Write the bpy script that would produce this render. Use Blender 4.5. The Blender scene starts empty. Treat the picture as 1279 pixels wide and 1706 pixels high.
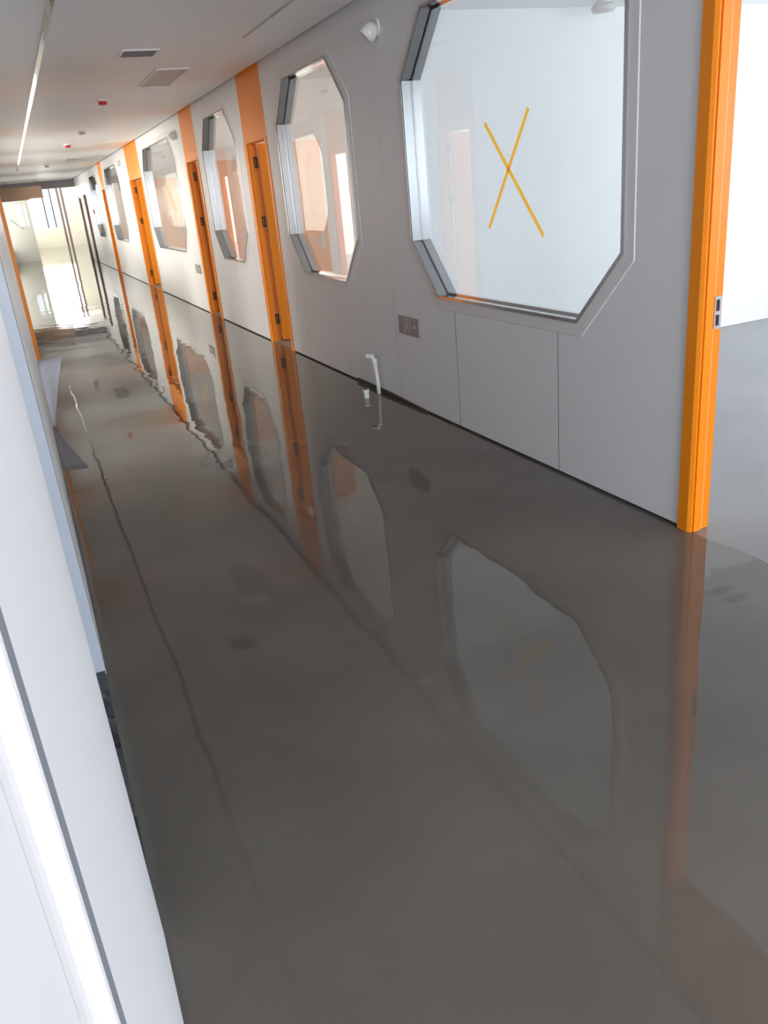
import bpy, bmesh, math, random
from mathutils import Vector, Matrix
random.seed(4)
SC = bpy.context.scene
COL = SC.collection

# ------------------------------------------------------------------ camera
XW = 2.367          # corridor face of the right wall
XL = -0.042         # corridor face of the left wall
HC = 2.58           # ceiling height
HW = 2.74           # top of the wall boards inside the ceiling's shadow gap
XS = 2.300          # ceiling edge at the shadow gap along the window wall
YE = 31.5           # corridor end
cam = bpy.data.cameras.new('camera')
cam_o = bpy.data.objects.new('camera', cam); COL.objects.link(cam_o)
cam.sensor_fit = 'HORIZONTAL'; cam.sensor_width = 36.0
cam.lens = 1351.09 / 1279 * 36.0
cam.clip_start = 0.005; cam.clip_end = 300
def cam_matrix(yaw, pitch, roll):
    yaw, pitch, roll = map(math.radians, (yaw, pitch, roll))
    f = Vector((math.sin(yaw)*math.cos(pitch), math.cos(yaw)*math.cos(pitch), math.sin(pitch)))
    r = Vector((math.cos(yaw), -math.sin(yaw), 0)); u = r.cross(f)
    r2 = math.cos(roll)*r + math.sin(roll)*u
    u2 = -math.sin(roll)*r + math.cos(roll)*u
    return Matrix(((r2.x, u2.x, -f.x, 0), (r2.y, u2.y, -f.y, 0), (r2.z, u2.z, -f.z, 1.5), (0, 0, 0, 1)))
cam_o.matrix_world = cam_matrix(21.6326, -21.9750, -5.5448)
SC.camera = cam_o

# ------------------------------------------------------------------ world, daylight, exposure
world = bpy.data.worlds.new('sky'); SC.world = world; world.use_nodes = True
bg = world.node_tree.nodes['Background']
bg.inputs[0].default_value = (0.90, 0.95, 1.0, 1); bg.inputs[1].default_value = 1.6
SC.view_settings.view_transform = 'Standard'; SC.view_settings.look = 'None'
SC.view_settings.exposure = 0.0; SC.view_settings.gamma = 1.0
SC.view_settings.use_curve_mapping = False
SC.cycles.max_bounces = 10; SC.cycles.diffuse_bounces = 6; SC.cycles.glossy_bounces = 6
SC.cycles.transparent_max_bounces = 16
SC.cycles.sample_clamp_indirect = 6.0
COOL, NEUTRAL, WARM, SUNNY = (0.75, 0.86, 1.0), (1.0, 0.98, 0.97), (1.0, 0.94, 0.87), (1.0, 0.95, 0.85)
def daylight(name, loc, aim, sx, sy, watts, color):
    l = bpy.data.lights.new(name, 'AREA'); l.shape = 'RECTANGLE'; l.size = sx; l.size_y = sy
    l.energy = watts; l.color = color
    o = bpy.data.objects.new(name, l); COL.objects.link(o); o.location = loc
    o.rotation_euler = Vector(aim).to_track_quat('-Z', 'Y').to_euler()
    return o
XR = 7.6            # outer wall of the right rooms
XO = -5.2           # outer wall of the left rooms
# daylight entering by the outer windows of the rooms (each stands in a real opening)
RW = [(-4.6, 0.9, 285, COOL), (1.5, 5.0, 95, COOL), (6.3, 8.6, 120, NEUTRAL), (9.5, 11.7, 120, NEUTRAL), (13.0, 17.2, 150, NEUTRAL), (19.0, 22.8, 80, NEUTRAL)]
for a, b, w, c in RW:
    daylight('daylight_right_room', (XR-0.02, (a+b)/2, 1.65), (-1, 0, 0), b-a, 1.6, w, c)
LW = [(6.8, 11.0, 600, WARM), (12.0, 18.6, 1300, SUNNY), (19.4, 30.8, 1400, SUNNY)]
for a, b, w, c in LW:
    daylight('daylight_left_room', (XO+0.02, (a+b)/2, 1.65), (1, 0, 0.34), b-a, 1.6, w, c)
daylight('daylight_back_window', (1.16, -4.98, 1.55), (0, 1, 0), 2.0, 1.9, 335, (0.93, 0.96, 1.0))
daylight('daylight_lobby_end', (1.75, 45.9, 1.95), (0, -1, -0.05), 1.9, 2.0, 220, (1.0, 0.97, 0.91))
daylight('daylight_lobby_side', (0.80, 39.5, 1.9), (1, 0, 0), 8.0, 1.8, 110, (1.0, 0.98, 0.94))
daylight('fill_end_bay', (XL-0.10, 32.8, 1.6), (1, 0.25, 0), 1.9, 2.2, 22, (1.0, 0.97, 0.90))  # unseen light added to brighten the cream block wall

# ------------------------------------------------------------------ materials
def mat(name, color, rough=0.5, metal=0.0, bump=0.0, bscale=40.0, var=0.0, vscale=6.0, spec=0.5, stretch=None):
    m = bpy.data.materials.new(name); m.use_nodes = True
    nt = m.node_tree; b = nt.nodes['Principled BSDF']
    b.inputs['Roughness'].default_value = rough; b.inputs['Metallic'].default_value = metal
    b.inputs['Specular IOR Level'].default_value = spec
    tc = nt.nodes.new('ShaderNodeTexCoord'); mp = nt.nodes.new('ShaderNodeMapping')
    nt.links.new(tc.outputs['Object'], mp.inputs[0])
    if stretch: mp.inputs['Scale'].default_value = stretch
    if var > 0:
        n = nt.nodes.new('ShaderNodeTexNoise'); n.inputs['Scale'].default_value = vscale; n.inputs['Detail'].default_value = 5
        r = nt.nodes.new('ShaderNodeMix'); r.data_type = 'RGBA'
        r.inputs['A'].default_value = tuple(c*(1-var) for c in color)+(1,)
        r.inputs['B'].default_value = tuple(min(1, c*(1+var)) for c in color)+(1,)
        nt.links.new(mp.outputs[0], n.inputs['Vector']); nt.links.new(n.outputs['Fac'], r.inputs['Factor'])
        nt.links.new(r.outputs['Result'], b.inputs['Base Color'])
    else:
        b.inputs['Base Color'].default_value = tuple(color)+(1,)
    if bump > 0:
        n = nt.nodes.new('ShaderNodeTexNoise'); n.inputs['Scale'].default_value = bscale; n.inputs['Detail'].default_value = 3
        bp = nt.nodes.new('ShaderNodeBump'); bp.inputs['Strength'].default_value = bump; bp.inputs['Distance'].default_value = 0.004
        nt.links.new(mp.outputs[0], n.inputs['Vector']); nt.links.new(n.outputs['Fac'], bp.inputs['Height'])
        nt.links.new(bp.outputs[0], b.inputs['Normal'])
    return m

M = {}
M['wall'] = mat('white_wall_board', (0.75, 0.745, 0.75), 0.38, var=0.02, vscale=1.5, bump=0.03, bscale=12)
M['wallroom'] = mat('white_room_paint', (0.80, 0.80, 0.79), 0.55, var=0.015)
M['ceil'] = mat('white_ceiling_paint', (0.90, 0.90, 0.905), 0.45, var=0.02, vscale=0.8)
M['core'] = mat('dark_wall_core', (0.05, 0.047, 0.045), 0.8, var=0.2)
M['orange'] = mat('orange_lacquer', (0.86, 0.255, 0.008), 0.36, spec=0.3, var=0.04, vscale=3, bump=0.02, bscale=30)
M['orangeleaf'] = mat('orange_door_laminate', (0.88, 0.275, 0.015), 0.40, spec=0.3, var=0.05, vscale=4, stretch=(1, 1, 0.15))
M['seal'] = mat('pale_seal_strip', (0.85, 0.55, 0.35), 0.5)
M['steel'] = mat('polished_steel', (0.52, 0.52, 0.53), 0.10, 1.0, bump=0.02, bscale=60, stretch=(1, 1, 8))
M['alu'] = mat('aluminium_profile', (0.60, 0.58, 0.56), 0.10, 1.0, bump=0.1, bscale=20)
M['casing'] = mat('white_window_casing', (0.72, 0.69, 0.69), 0.35)
M['black'] = mat('black_metal', (0.012, 0.010, 0.010), 0.35)
M['strike'] = mat('zinc_strike', (0.52, 0.50, 0.53), 0.35, 0.7)
M['hole'] = mat('dark_recess', (0.03, 0.03, 0.035), 0.7)
M['tape'] = mat('yellow_tape', (0.98, 0.72, 0.20), 0.55, var=0.06, vscale=30)
def thin_tape():
    nt = M['tape'].node_tree; b = nt.nodes['Principled BSDF']; o = nt.nodes['Material Output']
    t = nt.nodes.new('ShaderNodeBsdfTranslucent'); t.inputs[0].default_value = (1.0, 0.72, 0.25, 1)
    x = nt.nodes.new('ShaderNodeMixShader'); x.inputs[0].default_value = 0.9
    nt.links.new(b.outputs[0], x.inputs[1]); nt.links.new(t.outputs[0], x.inputs[2]); nt.links.new(x.outputs[0], o.inputs[0])
thin_tape()
M['pvc'] = mat('white_pvc', (0.74, 0.78, 0.75), 0.3)
M['timber'] = mat('dark_wet_timber', (0.045, 0.030, 0.022), 0.6, var=0.3, vscale=14)
M['sign'] = mat('grey_sign_plate', (0.27, 0.235, 0.225), 0.4, var=0.05)
M['signmark'] = mat('pale_sign_print', (0.48, 0.44, 0.43), 0.45)
M['grille'] = mat('grey_vent_slat', (0.46, 0.43, 0.42), 0.5)
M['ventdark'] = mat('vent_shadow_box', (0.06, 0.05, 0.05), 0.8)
M['hatch'] = mat('hatch_board', (0.58, 0.54, 0.51), 0.5, var=0.02)
M['red'] = mat('red_plastic', (0.55, 0.03, 0.04), 0.4)
M['plastic'] = mat('white_plastic', (0.76, 0.74, 0.73), 0.4)
M['stone'] = mat('dark_wet_stone', (0.055, 0.06, 0.066), 0.35, bump=1.0, bscale=22, var=0.5, vscale=18)
M['film'] = mat('grey_protective_film', (0.60, 0.60, 0.66), 0.3, bump=0.3, bscale=8)
M['jambfilm'] = mat('blue_grey_film_wrap', (0.40, 0.45, 0.53), 0.35, bump=0.3, bscale=9)
M['shadeline'] = mat('painted_shade_grey', (0.20, 0.21, 0.24), 0.5)
M['brown'] = mat('brown_wood_board', (0.42, 0.27, 0.18), 0.55, var=0.2, vscale=4, stretch=(0.3, 4, 4))
M['brownframe'] = mat('dark_brown_frame', (0.17, 0.10, 0.07), 0.85, spec=0.1, var=0.1)
M['post'] = mat('grey_brown_post', (0.26, 0.20, 0.17), 0.7, spec=0.2)
M['lintel'] = mat('grey_lintel_paint', (0.34, 0.30, 0.31), 0.6, var=0.04)
M['lobby'] = mat('cream_lobby_paint', (0.76, 0.74, 0.64), 0.55, var=0.03)
M['mull'] = mat('grey_window_frame', (0.05, 0.05, 0.055), 0.4)

# wet levelled screed: dark, mirror-like, slightly rippled
def wet_screed():
    m = bpy.data.materials.new('wet_levelling_screed'); m.use_nodes = True
    nt = m.node_tree; b = nt.nodes['Principled BSDF']; L = nt.links
    tc = nt.nodes.new('ShaderNodeTexCoord')
    n1 = nt.nodes.new('ShaderNodeTexNoise'); n1.inputs['Scale'].default_value = 1.7; n1.inputs['Detail'].default_value = 7
    cr = nt.nodes.new('ShaderNodeValToRGB')
    cr.color_ramp.elements[0].position = 0.30; cr.color_ramp.elements[0].color = (0.093, 0.083, 0.071, 1)
    cr.color_ramp.elements[1].position = 0.75; cr.color_ramp.elements[1].color = (0.126, 0.113, 0.097, 1)
    L.new(tc.outputs['Object'], n1.inputs['Vector']); L.new(n1.outputs['Fac'], cr.inputs[0])
    # two dark foot smudges by the nearest doorway
    prev = cr.outputs[0]
    for px, py in ((2.085, 1.995), (2.095, 1.925)):
        vs = nt.nodes.new('ShaderNodeVectorMath'); vs.operation = 'SUBTRACT'; vs.inputs[1].default_value = (px, py, 0)
        vm = nt.nodes.new('ShaderNodeVectorMath'); vm.operation = 'MULTIPLY'; vm.inputs[1].default_value = (1.0, 2.2, 1.0)
        ln = nt.nodes.new('ShaderNodeVectorMath'); ln.operation = 'LENGTH'
        mr = nt.nodes.new('ShaderNodeMapRange'); mr.inputs[1].default_value = 0.03; mr.inputs[2].default_value = 0.08
        mr.inputs[3].default_value = 0.7; mr.inputs[4].default_value = 0.0
        mc = nt.nodes.new('ShaderNodeMix'); mc.data_type = 'RGBA'; mc.inputs['B'].default_value = (0.05, 0.046, 0.042, 1)
        L.new(tc.outputs['Object'], vs.inputs[0]); L.new(vs.outputs[0], vm.inputs[0]); L.new(vm.outputs[0], ln.inputs[0]); L.new(ln.outputs['Value'], mr.inputs[0])
        L.new(mr.outputs[0], mc.inputs['Factor']); L.new(prev, mc.inputs['A']); prev = mc.outputs['Result']
    L.new(prev, b.inputs['Base Color'])
    b.inputs['Roughness'].default_value = 0.022
    b.inputs['IOR'].default_value = 1.50
    w1 = nt.nodes.new('ShaderNodeTexNoise'); w1.inputs['Scale'].default_value = 2.2; w1.inputs['Detail'].default_value = 1.0
    w2 = nt.nodes.new('ShaderNodeTexNoise'); w2.inputs['Scale'].default_value = 9.0; w2.inputs['Detail'].default_value = 1.0
    ma = nt.nodes.new('ShaderNodeMath'); ma.operation = 'MULTIPLY_ADD'; ma.inputs[1].default_value = 0.15
    L.new(tc.outputs['Object'], w1.inputs['Vector']); L.new(tc.outputs['Object'], w2.inputs['Vector'])
    L.new(w2.outputs['Fac'], ma.inputs[0]); L.new(w1.outputs['Fac'], ma.inputs[2])
    bp = nt.nodes.new('ShaderNodeBump'); bp.inputs['Strength'].default_value = 1.0; bp.inputs['Distance'].default_value = 0.0022
    L.new(ma.outputs[0], bp.inputs['Height']); L.new(bp.outputs[0], b.inputs['Normal'])
    return m
M['wet'] = wet_screed()
M['dry'] = mat('dry_room_screed', (0.205, 0.20, 0.197), 0.30, var=0.22, vscale=1.3, bump=0.15, bscale=3)

def glass_mat():
    m = bpy.data.materials.new('clear_window_glass'); m.use_nodes = True
    nt = m.node_tree; nt.nodes.clear(); L = nt.links
    out = nt.nodes.new('ShaderNodeOutputMaterial'); mx = nt.nodes.new('ShaderNodeMixShader')
    fr = nt.nodes.new('ShaderNodeFresnel'); fr.inputs['IOR'].default_value = 1.45
    tr = nt.nodes.new('ShaderNodeBsdfTransparent'); tr.inputs[0].default_value = (0.95, 0.97, 0.965, 1)
    gl = nt.nodes.new('ShaderNodeBsdfGlossy'); gl.inputs['Roughness'].default_value = 0.01
    # one sheet reflects at both of its faces: 2F/(1+F), counted once, where the ray enters
    ge = nt.nodes.new('ShaderNodeNewGeometry')
    a = nt.nodes.new('ShaderNodeMath'); a.operation = 'MULTIPLY'; a.inputs[1].default_value = 2.0
    b = nt.nodes.new('ShaderNodeMath'); b.operation = 'ADD'; b.inputs[1].default_value = 1.0
    c = nt.nodes.new('ShaderNodeMath'); c.operation = 'DIVIDE'
    d = nt.nodes.new('ShaderNodeMath'); d.operation = 'SUBTRACT'; d.inputs[0].default_value = 1.0
    e = nt.nodes.new('ShaderNodeMath'); e.operation = 'MULTIPLY'
    L.new(fr.outputs[0], a.inputs[0]); L.new(fr.outputs[0], b.inputs[0]); L.new(a.outputs[0], c.inputs[0]); L.new(b.outputs[0], c.inputs[1])
    L.new(ge.outputs['Backfacing'], d.inputs[1]); L.new(c.outputs[0], e.inputs[0]); L.new(d.outputs[0], e.inputs[1])
    L.new(e.outputs[0], mx.inputs[0]); L.new(tr.outputs[0], mx.inputs[1]); L.new(gl.outputs[0], mx.inputs[2])
    # white haze mixed into the pane, standing in for the left wall's pale reflection
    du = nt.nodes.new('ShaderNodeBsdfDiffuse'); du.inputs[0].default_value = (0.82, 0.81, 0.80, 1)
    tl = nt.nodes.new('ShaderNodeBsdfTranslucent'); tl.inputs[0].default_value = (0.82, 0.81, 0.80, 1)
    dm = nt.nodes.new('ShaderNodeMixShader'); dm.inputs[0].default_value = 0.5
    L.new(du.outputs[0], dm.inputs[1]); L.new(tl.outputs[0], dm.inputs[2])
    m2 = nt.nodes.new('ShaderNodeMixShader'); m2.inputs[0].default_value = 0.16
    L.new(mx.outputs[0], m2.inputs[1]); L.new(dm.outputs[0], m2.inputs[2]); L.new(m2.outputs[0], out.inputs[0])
    return m
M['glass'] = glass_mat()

# ------------------------------------------------------------------ mesh helpers
def link(name, bm, mats, parent=None, smooth=False):
    bmesh.ops.recalc_face_normals(bm, faces=bm.faces)
    me = bpy.data.meshes.new(name); bm.to_mesh(me); bm.free()
    for m in (mats if isinstance(mats, (list, tuple)) else [mats]): me.materials.append(m)
    if smooth:
        for p in me.polygons: p.use_smooth = True
    o = bpy.data.objects.new(name, me); COL.objects.link(o)
    if parent is not None:
        o.parent = parent; o.matrix_parent_inverse = Matrix.Translation(parent.location).inverted() if parent.type == 'EMPTY' else Matrix()
    return o
def tag(o, label=None, cat=None, group=None, kind=None):
    if label: o['label'] = label
    if cat: o['category'] = cat
    if group: o['group'] = group
    if kind: o['kind'] = kind
    return o
def thing(name, loc, label, cat, group=None, kind=None):
    o = bpy.data.objects.new(name, None); COL.objects.link(o); o.location = loc
    o.empty_display_size = 0.1
    return tag(o, label, cat, group, kind)
def box(bm, x0, x1, y0, y1, z0, z1, mi=0, bev=0.0):
    v = [bm.verts.new((x, y, z)) for x in (x0, x1) for y in (y0, y1) for z in (z0, z1)]
    fs = [bm.faces.new([v[i] for i in f]) for f in ((0, 1, 3, 2), (4, 6, 7, 5), (0, 4, 5, 1), (2, 3, 7, 6), (0, 2, 6, 4), (1, 5, 7, 3))]
    for f in fs: f.material_index = mi
    if bev > 0:
        es = list({e for f in fs for e in f.edges})
        bmesh.ops.bevel(bm, geom=es, offset=bev, segments=2, affect='EDGES', profile=0.5)
    return fs
def nbox(name, x0, x1, y0, y1, z0, z1, m, parent=None, bev=0.0):
    bm = bmesh.new(); box(bm, min(x0, x1), max(x0, x1), y0, y1, z0, z1, 0, bev)
    return link(name, bm, m, parent)
def tube(bm, pts, r, n=14, caps=True):
    rings = []
    P = [Vector(p) for p in pts]
    for i, p in enumerate(P):
        d = (P[min(i+1, len(P)-1)] - P[max(i-1, 0)]).normalized()
        a = Vector((0, 0, 1)) if abs(d.z) < 0.9 else Vector((0, 1, 0))
        u = d.cross(a).normalized(); w = d.cross(u)
        rr = r[i] if isinstance(r, (list, tuple)) else r
        rings.append([bm.verts.new(p + rr*(math.cos(2*math.pi*k/n)*u + math.sin(2*math.pi*k/n)*w)) for k in range(n)])
    for A, B in zip(rings, rings[1:]):
        for k in range(n): bm.faces.new((A[k], A[(k+1) % n], B[(k+1) % n], B[k]))
    if caps:
        bm.faces.new(rings[0]); bm.faces.new(rings[-1][::-1])
def prism_x(bm, pts, x0, x1):
    """polygon in (y,z) extruded along x"""
    a = [bm.verts.new((x0, y, z)) for y, z in pts]; b = [bm.verts.new((x1, y, z)) for y, z in pts]
    bm.faces.new(a); bm.faces.new(b[::-1]); n = len(pts)
    for i in range(n): bm.faces.new((a[i], a[(i+1) % n], b[(i+1) % n], b[i]))
def prism_z(bm, pts, z0, z1):
    a = [bm.verts.new((x, y, z0)) for x, y in pts]; b = [bm.verts.new((x, y, z1)) for x, y in pts]
    bm.faces.new(a); bm.faces.new(b[::-1]); n = len(pts)
    for i in range(n): bm.faces.new((a[i], a[(i+1) % n], b[(i+1) % n], b[i]))
OZ0, OZ1, OC = 0.813, 2.385, 0.322
def octagon(y0, y1, d=0.0, z0=OZ0, z1=OZ1, c=OC):
    """octagon grown outward by d; eight (y,z) points"""
    y0 -= d; y1 += d; z0 -= d; z1 += d; c += 0.5858*d
    return [(y0+c, z0), (y1-c, z0), (y1, z0+c), (y1, z1-c), (y1-c, z1), (y0+c, z1), (y0, z1-c), (y0, z0+c)]
def ring_x(bm, outer, inner, x0, x1, mi=0):
    n = len(outer)
    V = [[bm.verts.new((x, y, z)) for y, z in P] for P in (outer, inner) for x in (x0, x1)]
    o0, o1, i0, i1 = V
    for k in range(n):
        j = (k+1) % n
        for q in ((o0[k], o0[j], i0[j], i0[k]), (o1[k], i1[k], i1[j], o1[j]), (o0[k], o1[k], o1[j], o0[j]), (i0[k], i0[j], i1[j], i1[k])):
            bm.faces.new(q).material_index = mi
def strip_faces(bm, y0, y1, z0, z1, holes, x):
    """flat wall strip y0..y1 minus octagonal holes, merged faces at x"""
    cuts = {y0, y1}
    for (a, b) in holes:
        for y in (a, a+OC, b-OC, b):
            if y0 < y < y1: cuts.add(y)
    cuts = sorted(cuts)
    def zs(y, hole):
        a, b = hole
        t = OC - min(OC, y-a, b-y)
        return OZ0 + max(t, 0), OZ1 - max(t, 0)
    quads = []
    for s, e in zip(cuts, cuts[1:]):
        mid = (s+e)/2; h = next((q for q in holes if q[0] < mid < q[1]), None)
        if h is None:
            L = [(s, z0)]; Rr = [(e, z0)]
            for q in holes:
                if abs(q[1]-s) < 1e-6: L += [(s, OZ0+OC), (s, OZ1-OC)]
                if abs(q[0]-e) < 1e-6: Rr += [(e, OZ0+OC), (e, OZ1-OC)]
            L.append((s, z1)); Rr.append((e, z1))
            quads.append(Rr + L[::-1])
        else:
            l0, u0 = zs(s, h); l1, u1 = zs(e, h)
            quads.append([(s, z0), (e, z0), (e, l1), (s, l0)])
            quads.append([(s, u0), (e, u1), (e, z1), (s, z1)])
    fs = [bm.faces.new([bm.verts.new((x, y, z)) for y, z in q]) for q in quads]
    bmesh.ops.remove_doubles(bm, verts=list({v for f in fs for v in f.verts}), dist=1e-5)
def wall_strip(bm, y0, y1, z0, z1, holes, x0, x1):
    strip_faces(bm, y0, y1, z0, z1, holes, x0)
    r = bmesh.ops.extrude_face_region(bm, geom=list(bm.faces))
    bmesh.ops.translate(bm, vec=(x1-x0, 0, 0), verts=[v for v in r['geom'] if isinstance(v, bmesh.types.BMVert)])

# ------------------------------------------------------------------ layout of the two corridor walls
R_DOORS = [(1.50, 2.516), (7.988, 8.815), (11.120, 11.930), (16.09, 17.76), (22.39, 23.18)]
R_WINS = [(2.920, 5.000), (5.950, 7.632), (9.166, 10.775), (12.66, 15.72), (19.32, 22.06), (24.00, 26.2)]
L_DOORS = [(8.60, 9.45), (12.45, 13.30), (20.10, 20.95)]
L_WINS = [(13.55, 16.9), (17.4, 19.7), (21.6, 24.4), (26.2, 29.4)]  # last one is an unseen window added to brighten the far ceiling
WT = 0.12

def corridor_wall(name, x, s, spans, holes, seams, wide, label):
    """core plus white boards; x = corridor face, s = direction away from the corridor"""
    bm = bmesh.new()
    w = tag(bpy.data.objects.new(name, None), label, 'wall', kind='structure'); COL.objects.link(w)
    for (a, b) in spans:
        hs = [h for h in holes if a < h[0] and h[1] < b]
        bm = bmesh.new(); wall_strip(bm, a, b, 0.0, HW, hs, x + s*0.012, x + s*WT)
        bm.normal_update()
        bmesh.ops.recalc_face_normals(bm, faces=bm.faces)
        for f in bm.faces: f.material_index = 1 if f.normal.x*s > 0.9 else 0
        link('wall_core', bm, [M['core'], M['wallroom']], w)
        cuts = [a] + [q for q in seams if a+0.2 < q < b-0.2] + [b]
        for c0, c1 in zip(cuts, cuts[1:]):
            g0 = 0.0 if c0 == a else (0.0022 if c0 in wide else 0.0007)
            g1 = 0.0 if c1 == b else (0.0022 if c1 in wide else 0.0007)
            bm = bmesh.new()
            wall_strip(bm, c0+g0, c1-g1, 0.013, (HW if s > 0 else HC-0.002), hs, x, x + s*0.0115)
            bmesh.ops.recalc_face_normals(bm, faces=bm.faces)
            for f in bm.faces: f.material_index = 0 if abs(f.normal.x) > 0.5 else 1
            link('wall_panel', bm, [M['wall'], M['core']], w)
    return w
r_spans = [(0.90, 1.50), (2.516, 7.988), (8.815, 11.120), (11.930, 16.09), (17.76, 22.39), (23.18, YE)]
r_seams = [3.405, 4.483, 5.395, 6.42, 7.45, 9.95, 13.0, 14.1, 15.2, 18.8, 19.9, 21.0, 24.2, 25.3, 26.4, 27.5, 28.6, 29.7]
corridor_wall('wall_right', XW, 1, r_spans, R_WINS, r_seams, (3.405, 4.483), 'long white panelled corridor wall with eight-sided windows')
l_spans = [(-5.0, 1.45), (2.69, 8.60), (9.45, 12.45), (13.30, 20.10), (20.95, YE)]
l_seams = [-3.0, -1.5, 3.7, 4.9, 6.1, 7.3, 10.6, 17.15, 19.85, 22.5, 24.1, 25.7, 27.3, 28.9]
corridor_wall('wall_left', XL, -1, l_spans, L_WINS, l_seams, (), 'white panelled wall seen almost edge-on beside the camera')

# floor: one wet pour for the corridor and the lobby, its rim bulging into the near doorway
def floor_mesh():
    bm = bmesh.new()
    rim = [(XW+0.012, 2.46), (2.372, 2.36), (2.392, 2.27), (2.404, 2.18), (2.398, 2.08), (2.380, 1.98), (2.368, 1.90), (2.366, 1.50)]
    pts = [(XL-0.02, -5.0), (XW+0.012, -5.0), (XW+0.012, 1.50)] + rim[::-1] + [(XW+0.012, YE), (4.2, YE), (4.2, 46.2), (0.70, 46.2), (0.70, YE+2.4), (XL-0.02, YE+2.4)]
    prism_z(bm, pts, -0.05, 0.0)
    return bm
tag(link('floor', floor_mesh(), M['wet']), 'wet grey screed floor mirroring the corridor', 'floor', kind='structure')
tag(nbox('floor_room', XW+0.01, XR+0.1, -5.1, 27.0, -0.06, -0.002, M['dry']), 'pale dry screed floor of the rooms beyond the doors', 'floor', kind='structure')
tag(nbox('floor_room', XO-0.1, XL-0.02, -5.0, 31.2, -0.06, -0.002, M['dry']), 'screed floor of the rooms behind the left-hand wall', 'floor', kind='structure')
bm = bmesh.new(); box(bm, XL-0.13, XS, -5.0, YE, HC, HW+0.06); box(bm, XS, XW+0.13, -5.0, YE, HW, HW+0.06)
tag(link('ceiling', bm, M['ceil']), 'plain white corridor ceiling', 'ceiling', kind='structure')
tag(nbox('ceiling', XW+0.13, XR+0.1, -5.1, 27.0, 2.565, HC+0.06, M['wallroom']), 'white ceiling of the rooms with windows', 'ceiling', kind='structure')
tag(nbox('ceiling', XO-0.1, XL-0.13, -5.0, 31.2, HC, HC+0.06, M['wallroom']), 'white ceiling of the rooms behind the left wall', 'ceiling', kind='structure')

# outer walls with open window bays
def bay_wall(name, x0, x1, ya, yb, bays, label, z0=0.85, z1=2.45):
    bm = bmesh.new(); y = ya
    for a, b in bays:
        box(bm, x0, x1, y, a, 0, HC); box(bm, x0, x1, a, b, 0, z0); box(bm, x0, x1, a, b, z1, HC); y = b
    box(bm, x0, x1, y, yb, 0, HC)
    tag(link(name, bm, M['wallroom']), label, 'wall', kind='structure')
bay_wall('wall_outer', XR, XR+0.1, -5.1, 27.0, [r[:2] for r in RW], 'outer wall of the window rooms with open bays')
bay_wall('wall_outer', XO-0.1, XO, -5.0, 31.2, [l[:2] for l in LW], 'outer wall of the rooms on the camera side')
for y0, y1, lb in [(-5.1, -5.0, 'closing wall of the open hall behind the camera'), (5.72, 5.84, 'white partition seen through the large taped window'),
                   (8.92, 9.02, 'white partition behind the second orange door'), (12.06, 12.16, 'white partition behind the third orange door'),
                   (17.90, 18.0, 'white partition behind the wide orange door'), (23.3, 23.4, 'white partition behind the last orange door'),
                   (26.9, 27.0, 'closing wall of the farthest window room')]:
    tag(nbox('wall_partition', XW+WT+0.001, XR, y0, y1, 0, HC, M['wallroom']), lb, 'wall', kind='structure')
for y0, lb in [(5.2, 'partition between the dark and bright left rooms'), (11.4, 'second partition of the left rooms'), (19.0, 'third partition of the left rooms'), (31.1, 'last partition of the left rooms'), (-5.0, 'closing wall of the left rooms behind the camera')]:
    tag(nbox('wall_partition', XO, XL-WT-0.001, y0, y0+0.1, 0, HC, M['wallroom']), lb, 'wall', kind='structure')
bm = bmesh.new()
box(bm, XL-0.13, 0.16, -5.1, -5.0, 0, HW+0.06); box(bm, 2.16, XW+0.13, -5.1, -5.0, 0, HW+0.06); box(bm, 0.16, 2.16, -5.1, -5.0, 0, 0.6); box(bm, 0.16, 2.16, -5.1, -5.0, 2.5, HW+0.06)
tag(link('wall_back', bm, M['wall']), 'white wall closing the corridor behind the camera', 'wall', kind='structure')

# ------------------------------------------------------------------ octagonal windows
def window(n, x, s, y0, y1, label):
    w = tag(bpy.data.objects.new('window_%d' % n, None), label, 'window', 'eight-sided corridor windows', 'structure'); COL.objects.link(w)
    w.location = (x, (y0+y1)/2, OZ0)
    bm = bmesh.new(); ring_x(bm, octagon(y0, y1, 0.074), octagon(y0, y1, 0.0), x - s*0.0045, x)
    bmesh.ops.bevel(bm, geom=[e for e in bm.edges if all(abs(v.co.x-(x-s*0.0045)) < 1e-5 for v in e.verts)], offset=0.003, segments=1, affect='EDGES')
    link('window_casing', bm, M['casing'], w)
    bm = bmesh.new()
    ring_x(bm, octagon(y0, y1, 0.0), octagon(y0, y1, -0.006), x - s*0.010, x + s*(WT+0.004))
    ring_x(bm, octagon(y0, y1, 0.010), octagon(y0, y1, -0.006), x - s*0.012, x - s*0.0045)
    link('window_frame', bm, M['steel'], w)
    bm = bmesh.new(); ring_x(bm, octagon(y0, y1, -0.006), octagon(y0, y1, -0.016), x + s*0.060, x + s*0.068)
    link('glazing_bead', bm, M['steel'], w)
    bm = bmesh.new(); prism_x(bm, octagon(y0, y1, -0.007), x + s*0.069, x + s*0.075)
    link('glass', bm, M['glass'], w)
    return w
WL = ['large eight-sided window with yellow tape cross, nearest on the wall', 'eight-sided window between taped window and second orange door',
      'narrow eight-sided window between second and third orange doors', 'wide taped eight-sided window between third and wide orange doors',
      'eight-sided window just before the farthest orange door', 'eight-sided window beyond the farthest orange door']
for i, (a, b) in enumerate(R_WINS): window(i+1, XW, 1, a, b, WL[i])
LL = ['first eight-sided window in the left wall', 'second eight-sided window in the left wall', 'third eight-sided window in the left wall', 'last eight-sided window, added in the left wall for its light']
for i, (a, b) in enumerate(L_WINS): window(i+7, XL, -1, a, b, LL[i])

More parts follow.
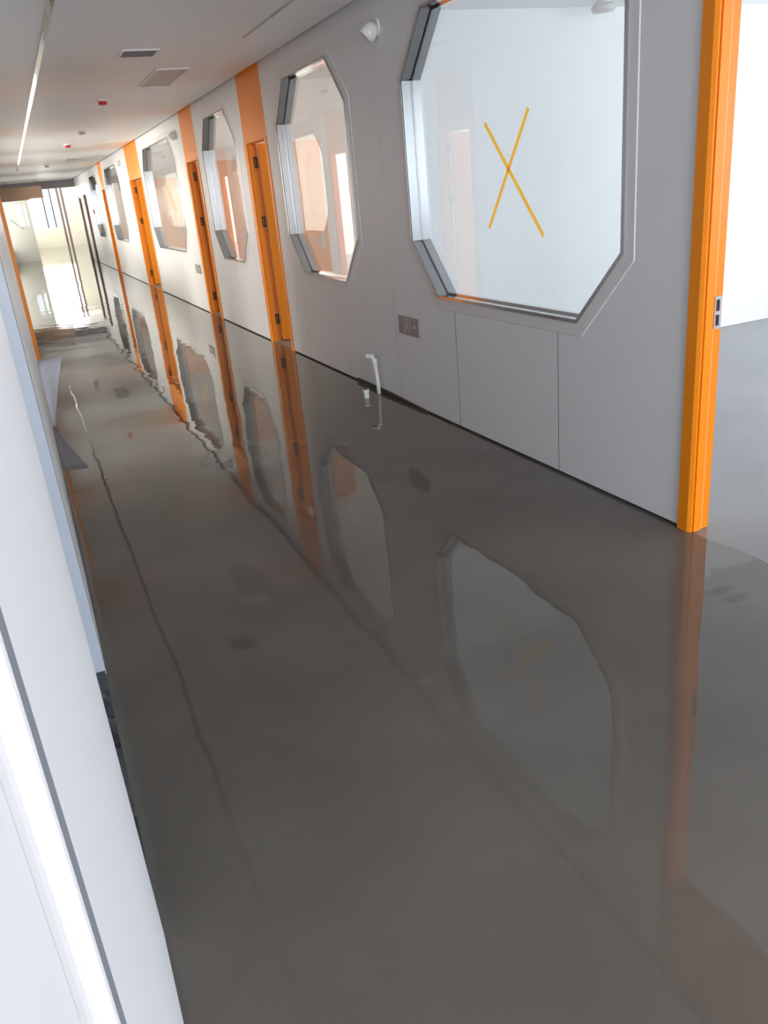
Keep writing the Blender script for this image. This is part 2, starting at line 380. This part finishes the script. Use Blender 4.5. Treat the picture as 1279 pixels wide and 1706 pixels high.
# ------------------------------------------------------------------ doors
def hinge_mesh(x, s, y, z):
    bm = bmesh.new()
    w, h, t = 0.032, 0.105, 0.005
    X0, X1 = sorted((x, x + s*w))
    box(bm, X0, X0+0.009, y-t, y, z-h/2, z+h/2); box(bm, X1-0.009, X1, y-t, y, z-h/2, z+h/2)
    box(bm, X0+0.009, X1-0.009, y-t, y, z-h/2, z-h/2+0.016); box(bm, X0+0.009, X1-0.009, y-t, y, z+h/2-0.016, z+h/2)
    tube(bm, [(X1 if s > 0 else X0, y-0.006, z-h/2), (X1 if s > 0 else X0, y-0.006, z+h/2)], 0.006, 8)
    return bm
def door(n, x, s, y0, y1, label, hinge_far=True, leafw=None, proud=0.010, DH=2.0):
    d = tag(bpy.data.objects.new('door_%d' % n, None), label, 'door', 'orange doorways of the corridor', 'structure'); COL.objects.link(d)
    d.location = (x, (y0+y1)/2, 0)
    aw = 0.058; e = 0.001
    xa, xb = x - s*proud, x + s*0.10                # the lining runs through the wall
    # lining: side jambs with a chamfer, a groove and a stop, and a head
    for side in (0, 1):
        bm = bmesh.new()
        ya, yb = (y0+e, y0+aw+0.018) if side == 0 else (y1-aw-0.018, y1-e)
        yin = yb if side == 0 else ya               # face towards the opening
        sg = 1 if side == 0 else -1
        prof = [(xa, ya if side == 0 else yb), (xa, yin - sg*0.018), (xa + s*0.010, yin - sg*0.004), (xa + s*0.016, yin - sg*0.004),
                (xa + s*0.017, yin - sg*0.010), (xa + s*0.021, yin - sg*0.010), (xa + s*0.022, yin), (xa + s*0.062, yin),
                (xa + s*0.063, yin - sg*0.010), (xb, yin - sg*0.010), (xb, ya if side == 0 else yb)]
        prism_z(bm, prof, 0.0, DH)
        link('door_jamb', bm, M['orange'], d)
        bm = bmesh.new(); box(bm, min(xa + s*0.0635, xa + s*0.067), max(xa + s*0.0635, xa + s*0.067), *sorted((yin - sg*0.0095, yin - sg*0.003)), 0.004, DH-0.03)
        link('seal_strip', bm, M['seal'], d)
    nbox('door_head', xa, xb, y0+aw+0.019, y1-aw-0.019, DH-0.014, DH, M['orange'], d)
    nbox('over_panel', x - s*0.002, x + s*0.10, y0+e, y1-e, DH+0.001, (HW if s > 0 else HC-0.002), M['orangeleaf'], d)
    nbox('door_sill', x + s*0.02, x + s*0.118, y0+aw+0.02, y1-aw-0.02, -0.0015, 0.003, M['dry'], d) if n != 1 else None
    yj = y1-aw-0.018 if hinge_far else y0+aw+0.018
    lw = leafw or (y1-y0-2*aw-0.06)
    sg = -1 if hinge_far else 1
    lf = bmesh.new(); xs = x + s*0.108
    ya, yb = sorted((yj - sg*0.010, yj + sg*0.030))
    box(lf, *sorted((xs, xs + s*lw)), ya, yb, 0.012, DH-0.018, 0, 0.002)
    leaf = link('door_leaf', lf, M['orangeleaf'], d)
    hx = xs + s*(lw-0.07); hy = yj + sg*0.03
    bm = bmesh.new()
    tube(bm, [(hx, hy, 1.0), (hx, hy+sg*0.045, 1.0), (hx, hy+sg*0.05, 1.0), (hx - s*0.11, hy+sg*0.05, 1.0)], 0.008, 8)
    box(bm, *sorted((hx-0.02, hx+0.02)), *sorted((hy, hy+sg*0.006)), 0.90, 1.06)
    link('door_handle', bm, M['strike'], leaf)
    for z in (1.81, 1.24, 0.24):
        hb = hinge_mesh(x + s*0.055, s, yj + sg*0.001 if hinge_far else yj+0.006, z)
        link('hinge', hb, M['black'], d)
    return d
DL = ['nearest orange door frame with strike plate, at the frame edge', 'second orange doorway, between the two nearest small windows', 'third orange doorway, its leaf swung into the room',
      'wide orange doorway in the brightly lit stretch of wall', 'farthest narrow orange doorway on the right wall']
for i, (a, b) in enumerate(R_DOORS):
    door(i+1, XW, 1, a, b, DL[i], hinge_far=(i != 0), leafw=0.78 if i in (0, 3) else None)
d1 = bpy.data.objects['door_1']
bm = bmesh.new(); yj = 2.516-0.058-0.018
X0, X1 = XW+0.052, XW+0.086
box(bm, X0, X0+0.006, yj-0.003, yj+0.0095, 0.857, 0.983); box(bm, X1-0.010, X1, yj-0.003, yj+0.0095, 0.857, 0.983)
for za, zb in ((0.857, 0.870), (0.912, 0.926), (0.970, 0.983)): box(bm, X0+0.006, X1-0.010, yj-0.003, yj+0.0095, za, zb)
sp = link('strike_plate', bm, M['strike'], d1)
bm = bmesh.new(); box(bm, X0+0.006, X1-0.010, yj+0.001, yj+0.0092, 0.870, 0.912); box(bm, X0+0.006, X1-0.010, yj+0.001, yj+0.0092, 0.926, 0.970)
link('latch_hole', bm, M['hole'], sp)
LDL = ['orange door frame on the left wall, seen edge-on', 'second orange doorway of the left wall, hidden edge-on', 'third orange doorway of the left wall, hidden edge-on']
for i, (a, b) in enumerate(L_DOORS):
    door(i+6, XL, -1, a, b, LDL[i], hinge_far=(i == 0), proud=0.034 if i == 0 else 0.01)
# doorway beside the camera: plain white lining, stone sill
d9 = tag(thing('door_9', (XL, 2.07, 0), 'unfinished white doorway in the left wall beside the camera', 'door'), kind='structure')
nbox('door_jamb', XL-0.001, XL-0.119, 2.660, 2.689, 0.0, 2.03, M['jambfilm'], d9, 0.003)
nbox('door_jamb', XL-0.001, XL-0.119, 1.451, 1.480, 0.0, 2.03, M['jambfilm'], d9, 0.003)
nbox('over_panel', XL, XL-0.12, 1.451, 2.689, 2.031, HC-0.002, M['wall'], d9)
def stone_sill():
    bm = bmesh.new()
    nx, ny = 5, 26
    g = [[bm.verts.new((XL-0.004-0.13*i/nx, 1.485+1.17*j/ny, 0.016+random.uniform(-0.006, 0.006) + 0.004*math.sin(j*1.7+i))) for j in range(ny+1)] for i in range(nx+1)]
    for i in range(nx):
        for j in range(ny): bm.faces.new((g[i][j], g[i+1][j], g[i+1][j+1], g[i][j+1]))
    r = bmesh.ops.extrude_face_region(bm, geom=list(bm.faces))
    for v in r['geom']:
        if isinstance(v, bmesh.types.BMVert): v.co.z = -0.002
    return bm
link('door_sill', stone_sill(), M['stone'], d9)['label'] = 'dark rough stone sill'

# moulded upright trim on the left wall right beside the camera
bm = bmesh.new()
prof = [(XL+h, y) for y, h in ((0.286, 0.0001), (0.2855, 0.0064), (0.283, 0.0075), (0.279, 0.0078), (0.275, 0.0073), (0.271, 0.0060), (0.267, 0.0044), (0.263, 0.0029), (0.258, 0.0016), (0.252, 0.0007), (0.242, 0.0001))]
prism_z(bm, prof, 0.0, HC-0.03)
t1 = tag(link('trim_1', bm, M['casing'], smooth=False), 'rounded white upright trim on the wall beside the camera', 'trim', kind='structure')
tag(nbox('shade_strip', XL+0.0001, XL+0.0006, 0.332, 0.363, 0.0, HC-0.03, M['shadeline']), 'thin grey strip painting the shade line next to the rounded white trim', 'trim', kind='structure')  # dark strip put in as the shade beside the moulding

# ------------------------------------------------------------------ far end of the corridor and lobby
tag(nbox('beam_1', XL-0.13, XW+0.13, YE, YE+0.25, 2.345, HW+0.06, M['lintel']), 'grey lintel across the far end of the corridor', 'beam', kind='structure')
bh = thing('bulkhead', (0.6, 30.4, 2.06), 'brown boxed-in board below the ceiling at the far corridor end', 'board')
nbox('board', XL+0.002, 1.24, 30.2, 30.23, 2.06, 2.40, M['brown'], bh)
nbox('board', XL+0.002, 1.24, 30.2, 30.7, 2.401, 2.43, M['brown'], bh)
nbox('board', XL+0.002, 0.80, 30.231, 30.7, 2.035, 2.06, M['brown'], bh)
for xh in (0.15, 1.10): nbox('hanger', xh, xh+0.03, 30.40, 30.43, 2.43, HC, M['brown'], bh)
# left block wall with its small window, closing wall of the lobby
bm = bmesh.new()
box(bm, XL-0.13, 0.36, 33.9, 34.05, 0, 3.2); box(bm, 0.70, 0.82, 33.9, 34.05, 0, 3.2); box(bm, 0.36, 0.70, 33.9, 34.05, 0, 1.22); box(bm, 0.36, 0.70, 33.9, 34.05, 1.95, 3.2)
tag(link('wall_block', bm, M['lobby']), 'cream wall with a small bright window at the far end', 'wall', kind='structure')
bm = bmesh.new()
box(bm, XL-0.13, XL, YE+0.25, 33.9, 0, 0.45); box(bm, XL-0.13, XL, YE+0.25, 33.9, 2.75, 3.2)  # unseen bay left open here for the added light
tag(link('wall_left_end', bm, M['lobby']), 'short cream side wall beyond the lintel, opened by an added bay', 'wall', kind='structure')
bm = bmesh.new()
box(bm, 0.72, 0.82, 34.05, 35.4, 0, 3.2); box(bm, 0.72, 0.82, 35.4, 43.6, 0, 0.95); box(bm, 0.72, 0.82, 35.4, 43.6, 2.9, 3.2); box(bm, 0.72, 0.82, 43.6, 46.0, 0, 3.2)
tag(link('wall_lobby_left', bm, M['lobby']), 'cream lobby wall with a long open bay', 'wall', kind='structure')
bm = bmesh.new()
box(bm, 0.72, 2.75, 46.0, 46.15, 0, 0.92); box(bm, 2.75, 4.2, 46.0, 46.15, 0, 3.2); box(bm, 0.72, 2.75, 46.0, 46.15, 3.0, 3.2); box(bm, 0.72, 0.85, 46.0, 46.15, 0.92, 3.0)
tag(link('wall_end', bm, M['lobby']), 'cream low wall under the bright far window', 'wall', kind='structure')
tag(nbox('wall_lobby_right', 4.2, 4.3, YE, 46.15, 0, 3.2, M['wallroom']), 'white lobby wall lit by the far window', 'wall', kind='structure')
tag(nbox('wall_lobby_front', XW+0.13, 4.2, YE, YE+0.1, 0, 3.2, M['wallroom']), 'lobby face of the corridor end', 'wall', kind='structure')
tag(nbox('ceiling', XL-0.13, 4.3, YE+0.25, 46.15, 3.2, 3.26, M['ceil']), 'white lobby ceiling at the far end', 'ceiling', kind='structure')
w10 = tag(thing('window_11', (1.8, 46.05, 0.92), 'bright window with thin dark bars at the far end', 'window'), kind='structure')
for xm in (1.82, 2.19): nbox('window_bar', xm-0.025, xm+0.025, 46.04, 46.08, 0.92, 3.0, M['mull'], w10)
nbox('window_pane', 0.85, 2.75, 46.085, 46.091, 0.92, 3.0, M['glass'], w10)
for px, lb in ((2.42, 'slim grey-brown post, first from the far window bars'), (2.60, 'slim grey-brown post, nearest the lobby side wall')):
    tag(nbox('post', px-0.05, px+0.05, 43.58, 43.68, 0, 3.2, M['post'], None, 0.004), lb, 'post', 'posts in the far lobby')
# brown door frame on the right wall close to its end
d10 = tag(thing('door_10', (XW, 29.3, 0), 'dark brown door frame near the far end of right wall', 'door'), kind='structure')
nbox('door_jamb', XW-0.055, XW-0.0005, 28.15, 28.42, 0, 2.0, M['brownframe'], d10, 0.004)
nbox('door_jamb', XW-0.055, XW-0.0005, 30.05, 30.45, 0, 2.0, M['brownframe'], d10, 0.004)
nbox('door_head', XW-0.055, XW-0.0005, 28.43, 30.04, 1.93, 2.0, M['casing'], d10)
nbox('door_leaf', XW-0.014, XW-0.0005, 28.43, 30.04, 0.01, 1.925, M['wall'], d10)
bm = bmesh.new(); tube(bm, [(0.08, 33.895, 1.50), (0.50, 33.895, 1.12)], 0.008, 6)
tag(link('wood_strip', bm, M['brownframe']), 'thin dark strip slanting across the cream wall by the small far window', 'strip')

# ------------------------------------------------------------------ tape crosses on the glass
def tape_cross(y_z, x, label, wdt):
    (a, b), (c, d) = y_z
    t = thing('tape_cross', (x, (a[0]+b[0])/2, (a[1]+b[1])/2), label, 'tape', 'tape crosses on the windows')
    for k, (p, q) in enumerate(((a, b), (c, d))):
        bm = bmesh.new(); dy, dz = q[0]-p[0], q[1]-p[1]; L = math.hypot(dy, dz); ny, nz = -dz/L*wdt/2, dy/L*wdt/2
        prism_x(bm, [(p[0]+ny, p[1]+nz), (q[0]+ny, q[1]+nz), (q[0]-ny, q[1]-nz), (p[0]-ny, p[1]-nz)], x - 0.0006*(k+1), x - 0.0006*k - 0.0001)
        link('tape_strip', bm, M['tape'], t)
xg = XW + 0.069
sc_ = (xg)/(XW+0.05)
def g(p, k=sc_): return (p[0]*k, 1.5 + (p[1]-1.5)*k)
tape_cross(((g((4.121, 1.746)), g((3.591, 1.187))), (g((3.702, 1.773)), g((4.113, 1.219)))), xg, 'yellow tape cross on the large nearest window', 0.024)
tape_cross((((14.18, 1.80), (13.62, 1.38)), ((14.06, 1.84), (13.98, 1.40))), xg, 'small tape cross on the wide window past the third door', 0.030)

# ------------------------------------------------------------------ exit signs low on the wall
def exit_sign(y0, y1, z0, z1, label):
    s = thing('exit_sign', (XW, (y0+y1)/2, z0), label, 'sign', 'low exit sign plates')
    nbox('sign_plate', XW-0.008, XW-0.0003, y0, y1, z0, z1, M['sign'], s, 0.002)
    W, H = y1-y0, z1-z0
    P = lambda u, v: (y1 - u*W, z0 + v*H)          # u runs left to right as read
    bm = bmesh.new(); xf0, xf1 = XW-0.0088, XW-0.0079
    def poly(pts): prism_x(bm, [P(*q) for q in pts], xf0, xf1)
    for a in ([(0.28, 0.12), (0.31, 0.12), (0.31, 0.90), (0.28, 0.90)], [(0.31, 0.84), (0.58, 0.84), (0.58, 0.90), (0.31, 0.90)],
              [(0.58, 0.12), (0.61, 0.12), (0.61, 0.90), (0.58, 0.90)]): poly(a)
    link('door_symbol', bm, M['signmark'], s)
    bm = bmesh.new()
    poly([(0.44+0.03*math.cos(k*math.pi/5), 0.73+0.075*math.sin(k*math.pi/5)) for k in range(10)])
    poly([(0.40, 0.64), (0.47, 0.65), (0.46, 0.42), (0.40, 0.40)])
    poly([(0.45, 0.62), (0.53, 0.50), (0.515, 0.45), (0.44, 0.54)])
    poly([(0.41, 0.62), (0.34, 0.56), (0.36, 0.40), (0.375, 0.42), (0.365, 0.53), (0.42, 0.56)])
    poly([(0.43, 0.44), (0.52, 0.34), (0.54, 0.16), (0.505, 0.16), (0.49, 0.30), (0.40, 0.40)])
    poly([(0.40, 0.42), (0.39, 0.26), (0.33, 0.14), (0.30, 0.20), (0.355, 0.28), (0.37, 0.42)])
    link('running_figure', bm, M['signmark'], s)
    bm = bmesh.new()
    poly([(0.70, 0.47), (0.80, 0.47), (0.80, 0.36), (0.92, 0.52), (0.80, 0.68), (0.80, 0.57), (0.70, 0.57)])
    link('arrow_symbol', bm, M['signmark'], s)
exit_sign(5.000, 5.322, 0.511, 0.636, 'grey exit sign plate with running figure, under the nearest windows')
exit_sign(12.13, 12.48, 0.53, 0.655, 'small grey exit sign plate beside the third orange door')

# ------------------------------------------------------------------ wall fittings
def hood(y, z, label):
    s = thing('wall_sensor', (XW, y, z), label, 'sensor', 'hooded sensors high on the wall')
    bm = bmesh.new(); tube(bm, [(XW-0.0003, y, z), (XW-0.012, y, z), (XW-0.014, y, z)], [0.050, 0.050, 0.044], 24)
    link('base_plate', bm, M['plastic'], s)
    bm = bmesh.new()
    ax = Vector((-0.8, 0.35, -0.75)).normalized(); c = Vector((XW-0.012, y, z+0.008))
    tube(bm, [c+Vector((0.004,0,0)), c+ax*0.022, c+ax*0.050, c+ax*0.082, c+ax*0.088], [0.030, 0.046, 0.053, 0.052, 0.046], 24)
    link('hood', bm, M['plastic'], s, True)
    bm = bmesh.new(); tube(bm, [c+ax*0.0885, c+ax*0.0895], 0.040, 24)
    link('sensor_face', bm, M['grille'], s)
hood(5.30, 2.40, 'white hooded sensor high on the wall between the two nearest windows')
hood(12.30, 2.38, 'small white hooded sensor high beside the third orange door')
hood(18.60, 2.38, 'tiny white hooded sensor high past the wide orange door')

# pvc pipe and stub, timber strip at the wall foot
pp = thing('pvc_pipe', (2.325, 5.72, 0), 'thin white plastic pipe with elbow standing out of the wet floor', 'pipe')
bm = bmesh.new(); tube(bm, [(2.325, 5.72, -0.01), (2.325, 5.73, 0.10), (2.322, 5.745, 0.25)], 0.0155, 14); link('pipe_run', bm, M['pvc'], pp, True)
bm = bmesh.new(); tube(bm, [(2.322, 5.744, 0.235), (2.322, 5.746, 0.262), (2.318, 5.750, 0.276), (2.306, 5.762, 0.284), (2.292, 5.78, 0.285), (2.280, 5.795, 0.285)], [0.019, 0.019, 0.0195, 0.0195, 0.019, 0.019], 14, False)
link('elbow', bm, M['pvc'], pp, True)
bm = bmesh.new(); tube(bm, [(2.284, 5.790, 0.285), (2.2835, 5.791, 0.285)], 0.0185, 14); link('pipe_opening', bm, M['hole'], pp)
bm = bmesh.new(); tube(bm, [(2.195, 5.66, -0.01), (2.195, 5.66, 0.045), (2.195, 5.66, 0.047), (2.195, 5.66, 0.066), (2.195, 5.66, 0.066), (2.195, 5.66, 0.05)], [0.020, 0.020, 0.024, 0.024, 0.018, 0.018], 18)
tag(link('pipe_stub', bm, M['pvc']), 'short white pipe stub poking from the wet floor beside the pipe', 'pipe')
bm = bmesh.new(); prism_x(bm, [(4.95, 0.001), (6.22, 0.001), (6.24, 0.028), (5.60, 0.030), (4.95, 0.014)], XW-0.018, XW-0.0008)
tag(link('timber_strip', bm, M['timber']), 'dark wet timber strip along the wall foot behind the pipe', 'timber')
# loose film standing off the left wall
def film_sheet():
    bm = bmesh.new(); nu, nv = 8, 8; G = []
    for i in range(nu+1):
        row = []
        for j in range(nv+1):
            u, v = i/nu, j/nv
            wdt = 0.022 + 0.175*v**1.2
            x = XL + 0.002 + u*wdt
            y = 6.55 + 0.35*v + 0.05*math.sin(3*u+2*v) + 0.12*u*v
            z = 0.003 + 0.45*v + 0.03*u*v
            row.append(bm.verts.new((x, y, z)))
        G.append(row)
    for i in range(nu):
        for j in range(nv): bm.faces.new((G[i][j], G[i+1][j], G[i+1][j+1], G[i][j+1]))
    bmesh.ops.recalc_face_normals(bm, faces=bm.faces)
    r = bmesh.ops.solidify(bm, geom=list(bm.faces), thickness=0.0015)
    return bm
tag(link('film_sheet', film_sheet(), M['film'], None, True), 'loose grey protective film flap standing off the left wall', 'film')

# ------------------------------------------------------------------ ceiling fittings
def led_channel(x, y0, y1, w, label, mname, name):
    c = thing(name, (x, (y0+y1)/2, HC), label, 'ceiling strip')
    bm = bmesh.new(); y = y0
    box(bm, x-w/2, x-w/2+0.004, y0, y1, HC-0.005, HC-0.0003); box(bm, x+w/2-0.004, x+w/2, y0, y1, HC-0.005, HC-0.0003)
    link('channel_rim', bm, M['alu'], c)
    n = max(1, int((y1-y0)/2.4))
    for k in range(n):
        a = y0 + (y1-y0)*k/n; b = y0 + (y1-y0)*(k+1)/n
        nbox('channel_strip', x-w/2+0.0045, x+w/2-0.0045, a+0.004, b-0.004, HC-0.003, HC-0.0003, M['grille'] if name == 'ceiling_channel' and b < 7.6 else mname, c)  # near strips coloured grey to imitate metal without the bright reflection
led_channel(0.487, 2.5, 23.4, 0.034, 'long metal channel strip running along the ceiling', M['alu'], 'ceiling_channel')
led_channel(1.884, 5.38, 6.63, 0.022, 'short dark slot in the ceiling near the window wall', M['grille'], 'ceiling_slot')
cv = thing('ceiling_vent', (1.194, 7.115, HC), 'rectangular slatted vent in the ceiling', 'vent')
vx0, vx1, vy0, vy1 = 1.051, 1.337, 6.974, 7.260
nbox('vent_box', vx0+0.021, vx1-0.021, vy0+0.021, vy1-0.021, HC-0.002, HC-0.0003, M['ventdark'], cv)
bm = bmesh.new()
for a in ((vx0, vx1, vy0, vy0+0.02), (vx0, vx1, vy1-0.02, vy1), (vx0, vx0+0.02, vy0+0.0205, vy1-0.0205), (vx1-0.02, vx1, vy0+0.0205, vy1-0.0205)): box(bm, *a, HC-0.010, HC-0.0003)
link('vent_frame', bm, M['plastic'], cv)
for k in range(9):
    y = vy0+0.036+k*0.0265
    bm = bmesh.new(); v = [bm.verts.new(p) for p in ((vx0+0.022, y, HC-0.0025), (vx1-0.022, y, HC-0.0025), (vx1-0.022, y+0.012, HC-0.012), (vx0+0.022, y+0.012, HC-0.012))]
    f = bm.faces.new(v); bmesh.ops.solidify(bm, geom=[f], thickness=0.0012)
    link('slat', bm, M['grille'], cv)
def hatch(x0, x1, y0, y1, label):
    h = thing('ceiling_hatch', ((x0+x1)/2, (y0+y1)/2, HC), label, 'hatch', 'access hatches in the ceiling')
    bm = bmesh.new(); w = 0.018
    for a in ((x0, x1, y0, y0+w), (x0, x1, y1-w, y1), (x0, x0+w, y0+w+.0005, y1-w-.0005), (x1-w, x1, y0+w+.0005, y1-w-.0005)): box(bm, *a, HC-0.012, HC-0.0003)
    link('hatch_frame', bm, M['plastic'], h)
    nbox('hatch_panel', x0+w+0.003, x1-w-0.003, y0+w+0.003, y1-w-0.003, HC-0.004, HC-0.0003, M['hatch'], h)
hatch(1.453, 1.753, 7.943, 9.06, 'grey access hatch in the ceiling, nearer of the two')
hatch(1.414, 1.724, 19.57, 20.63, 'grey access hatch far along the ceiling')
def detector(x, y, label, red):
    d = thing('smoke_detector', (x, y, HC), label, 'detector', 'detectors along the ceiling')
    bm = bmesh.new(); tube(bm, [(x, y, HC-0.0003), (x, y, HC-0.02), (x, y, HC-0.022)], [0.06, 0.06, 0.05], 20); link('detector_base', bm, M['plastic'], d)
    bm = bmesh.new(); tube(bm, [(x, y, HC-0.0225), (x, y, HC-0.05), (x, y, HC-0.056)], [0.042, 0.046, 0.034], 20); link('detector_cap', bm, M['red'] if red else M['grille'], d)
detector(1.1962, 9.8797, 'ceiling detector with red cap just past the grey hatch', True)
detector(1.2107, 15.7398, 'small red-capped detector farther down the ceiling', True)
detector(1.2495, 13.3376, 'grey-capped detector between the two red ones', False)
detector(1.1139, 21.5998, 'tiny grey-capped detector farthest along the ceiling', False)
lp = thing('ceiling_lamp', (4.24, 5.5, 2.565), 'small white ceiling lamp inside the first room behind the taped window', 'lamp')
bm = bmesh.new(); tube(bm, [(4.24, 5.5, 2.565-0.0003), (4.24, 5.5, 2.565-0.018)], 0.05, 18); link('lamp_base', bm, M['plastic'], lp)
bm = bmesh.new(); tube(bm, [(4.24, 5.5, 2.565-0.0183), (4.24, 5.5, 2.565-0.05), (4.24, 5.5, 2.565-0.07), (4.24, 5.5, 2.565-0.075)], [0.07, 0.09, 0.075, 0.03], 20); link('lamp_dome', bm, M['hatch'], lp, True)
cp = thing('call_point', (XW, 26.4, 1.45), 'tiny red call point beyond the last window', 'alarm')
nbox('call_point_box', XW-0.03, XW-0.0005, 26.34, 26.46, 1.43, 1.55, M['red'], cp, 0.004)
nbox('press_plate', XW-0.032, XW-0.0302, 26.37, 26.43, 1.46, 1.52, M['plastic'], cp)
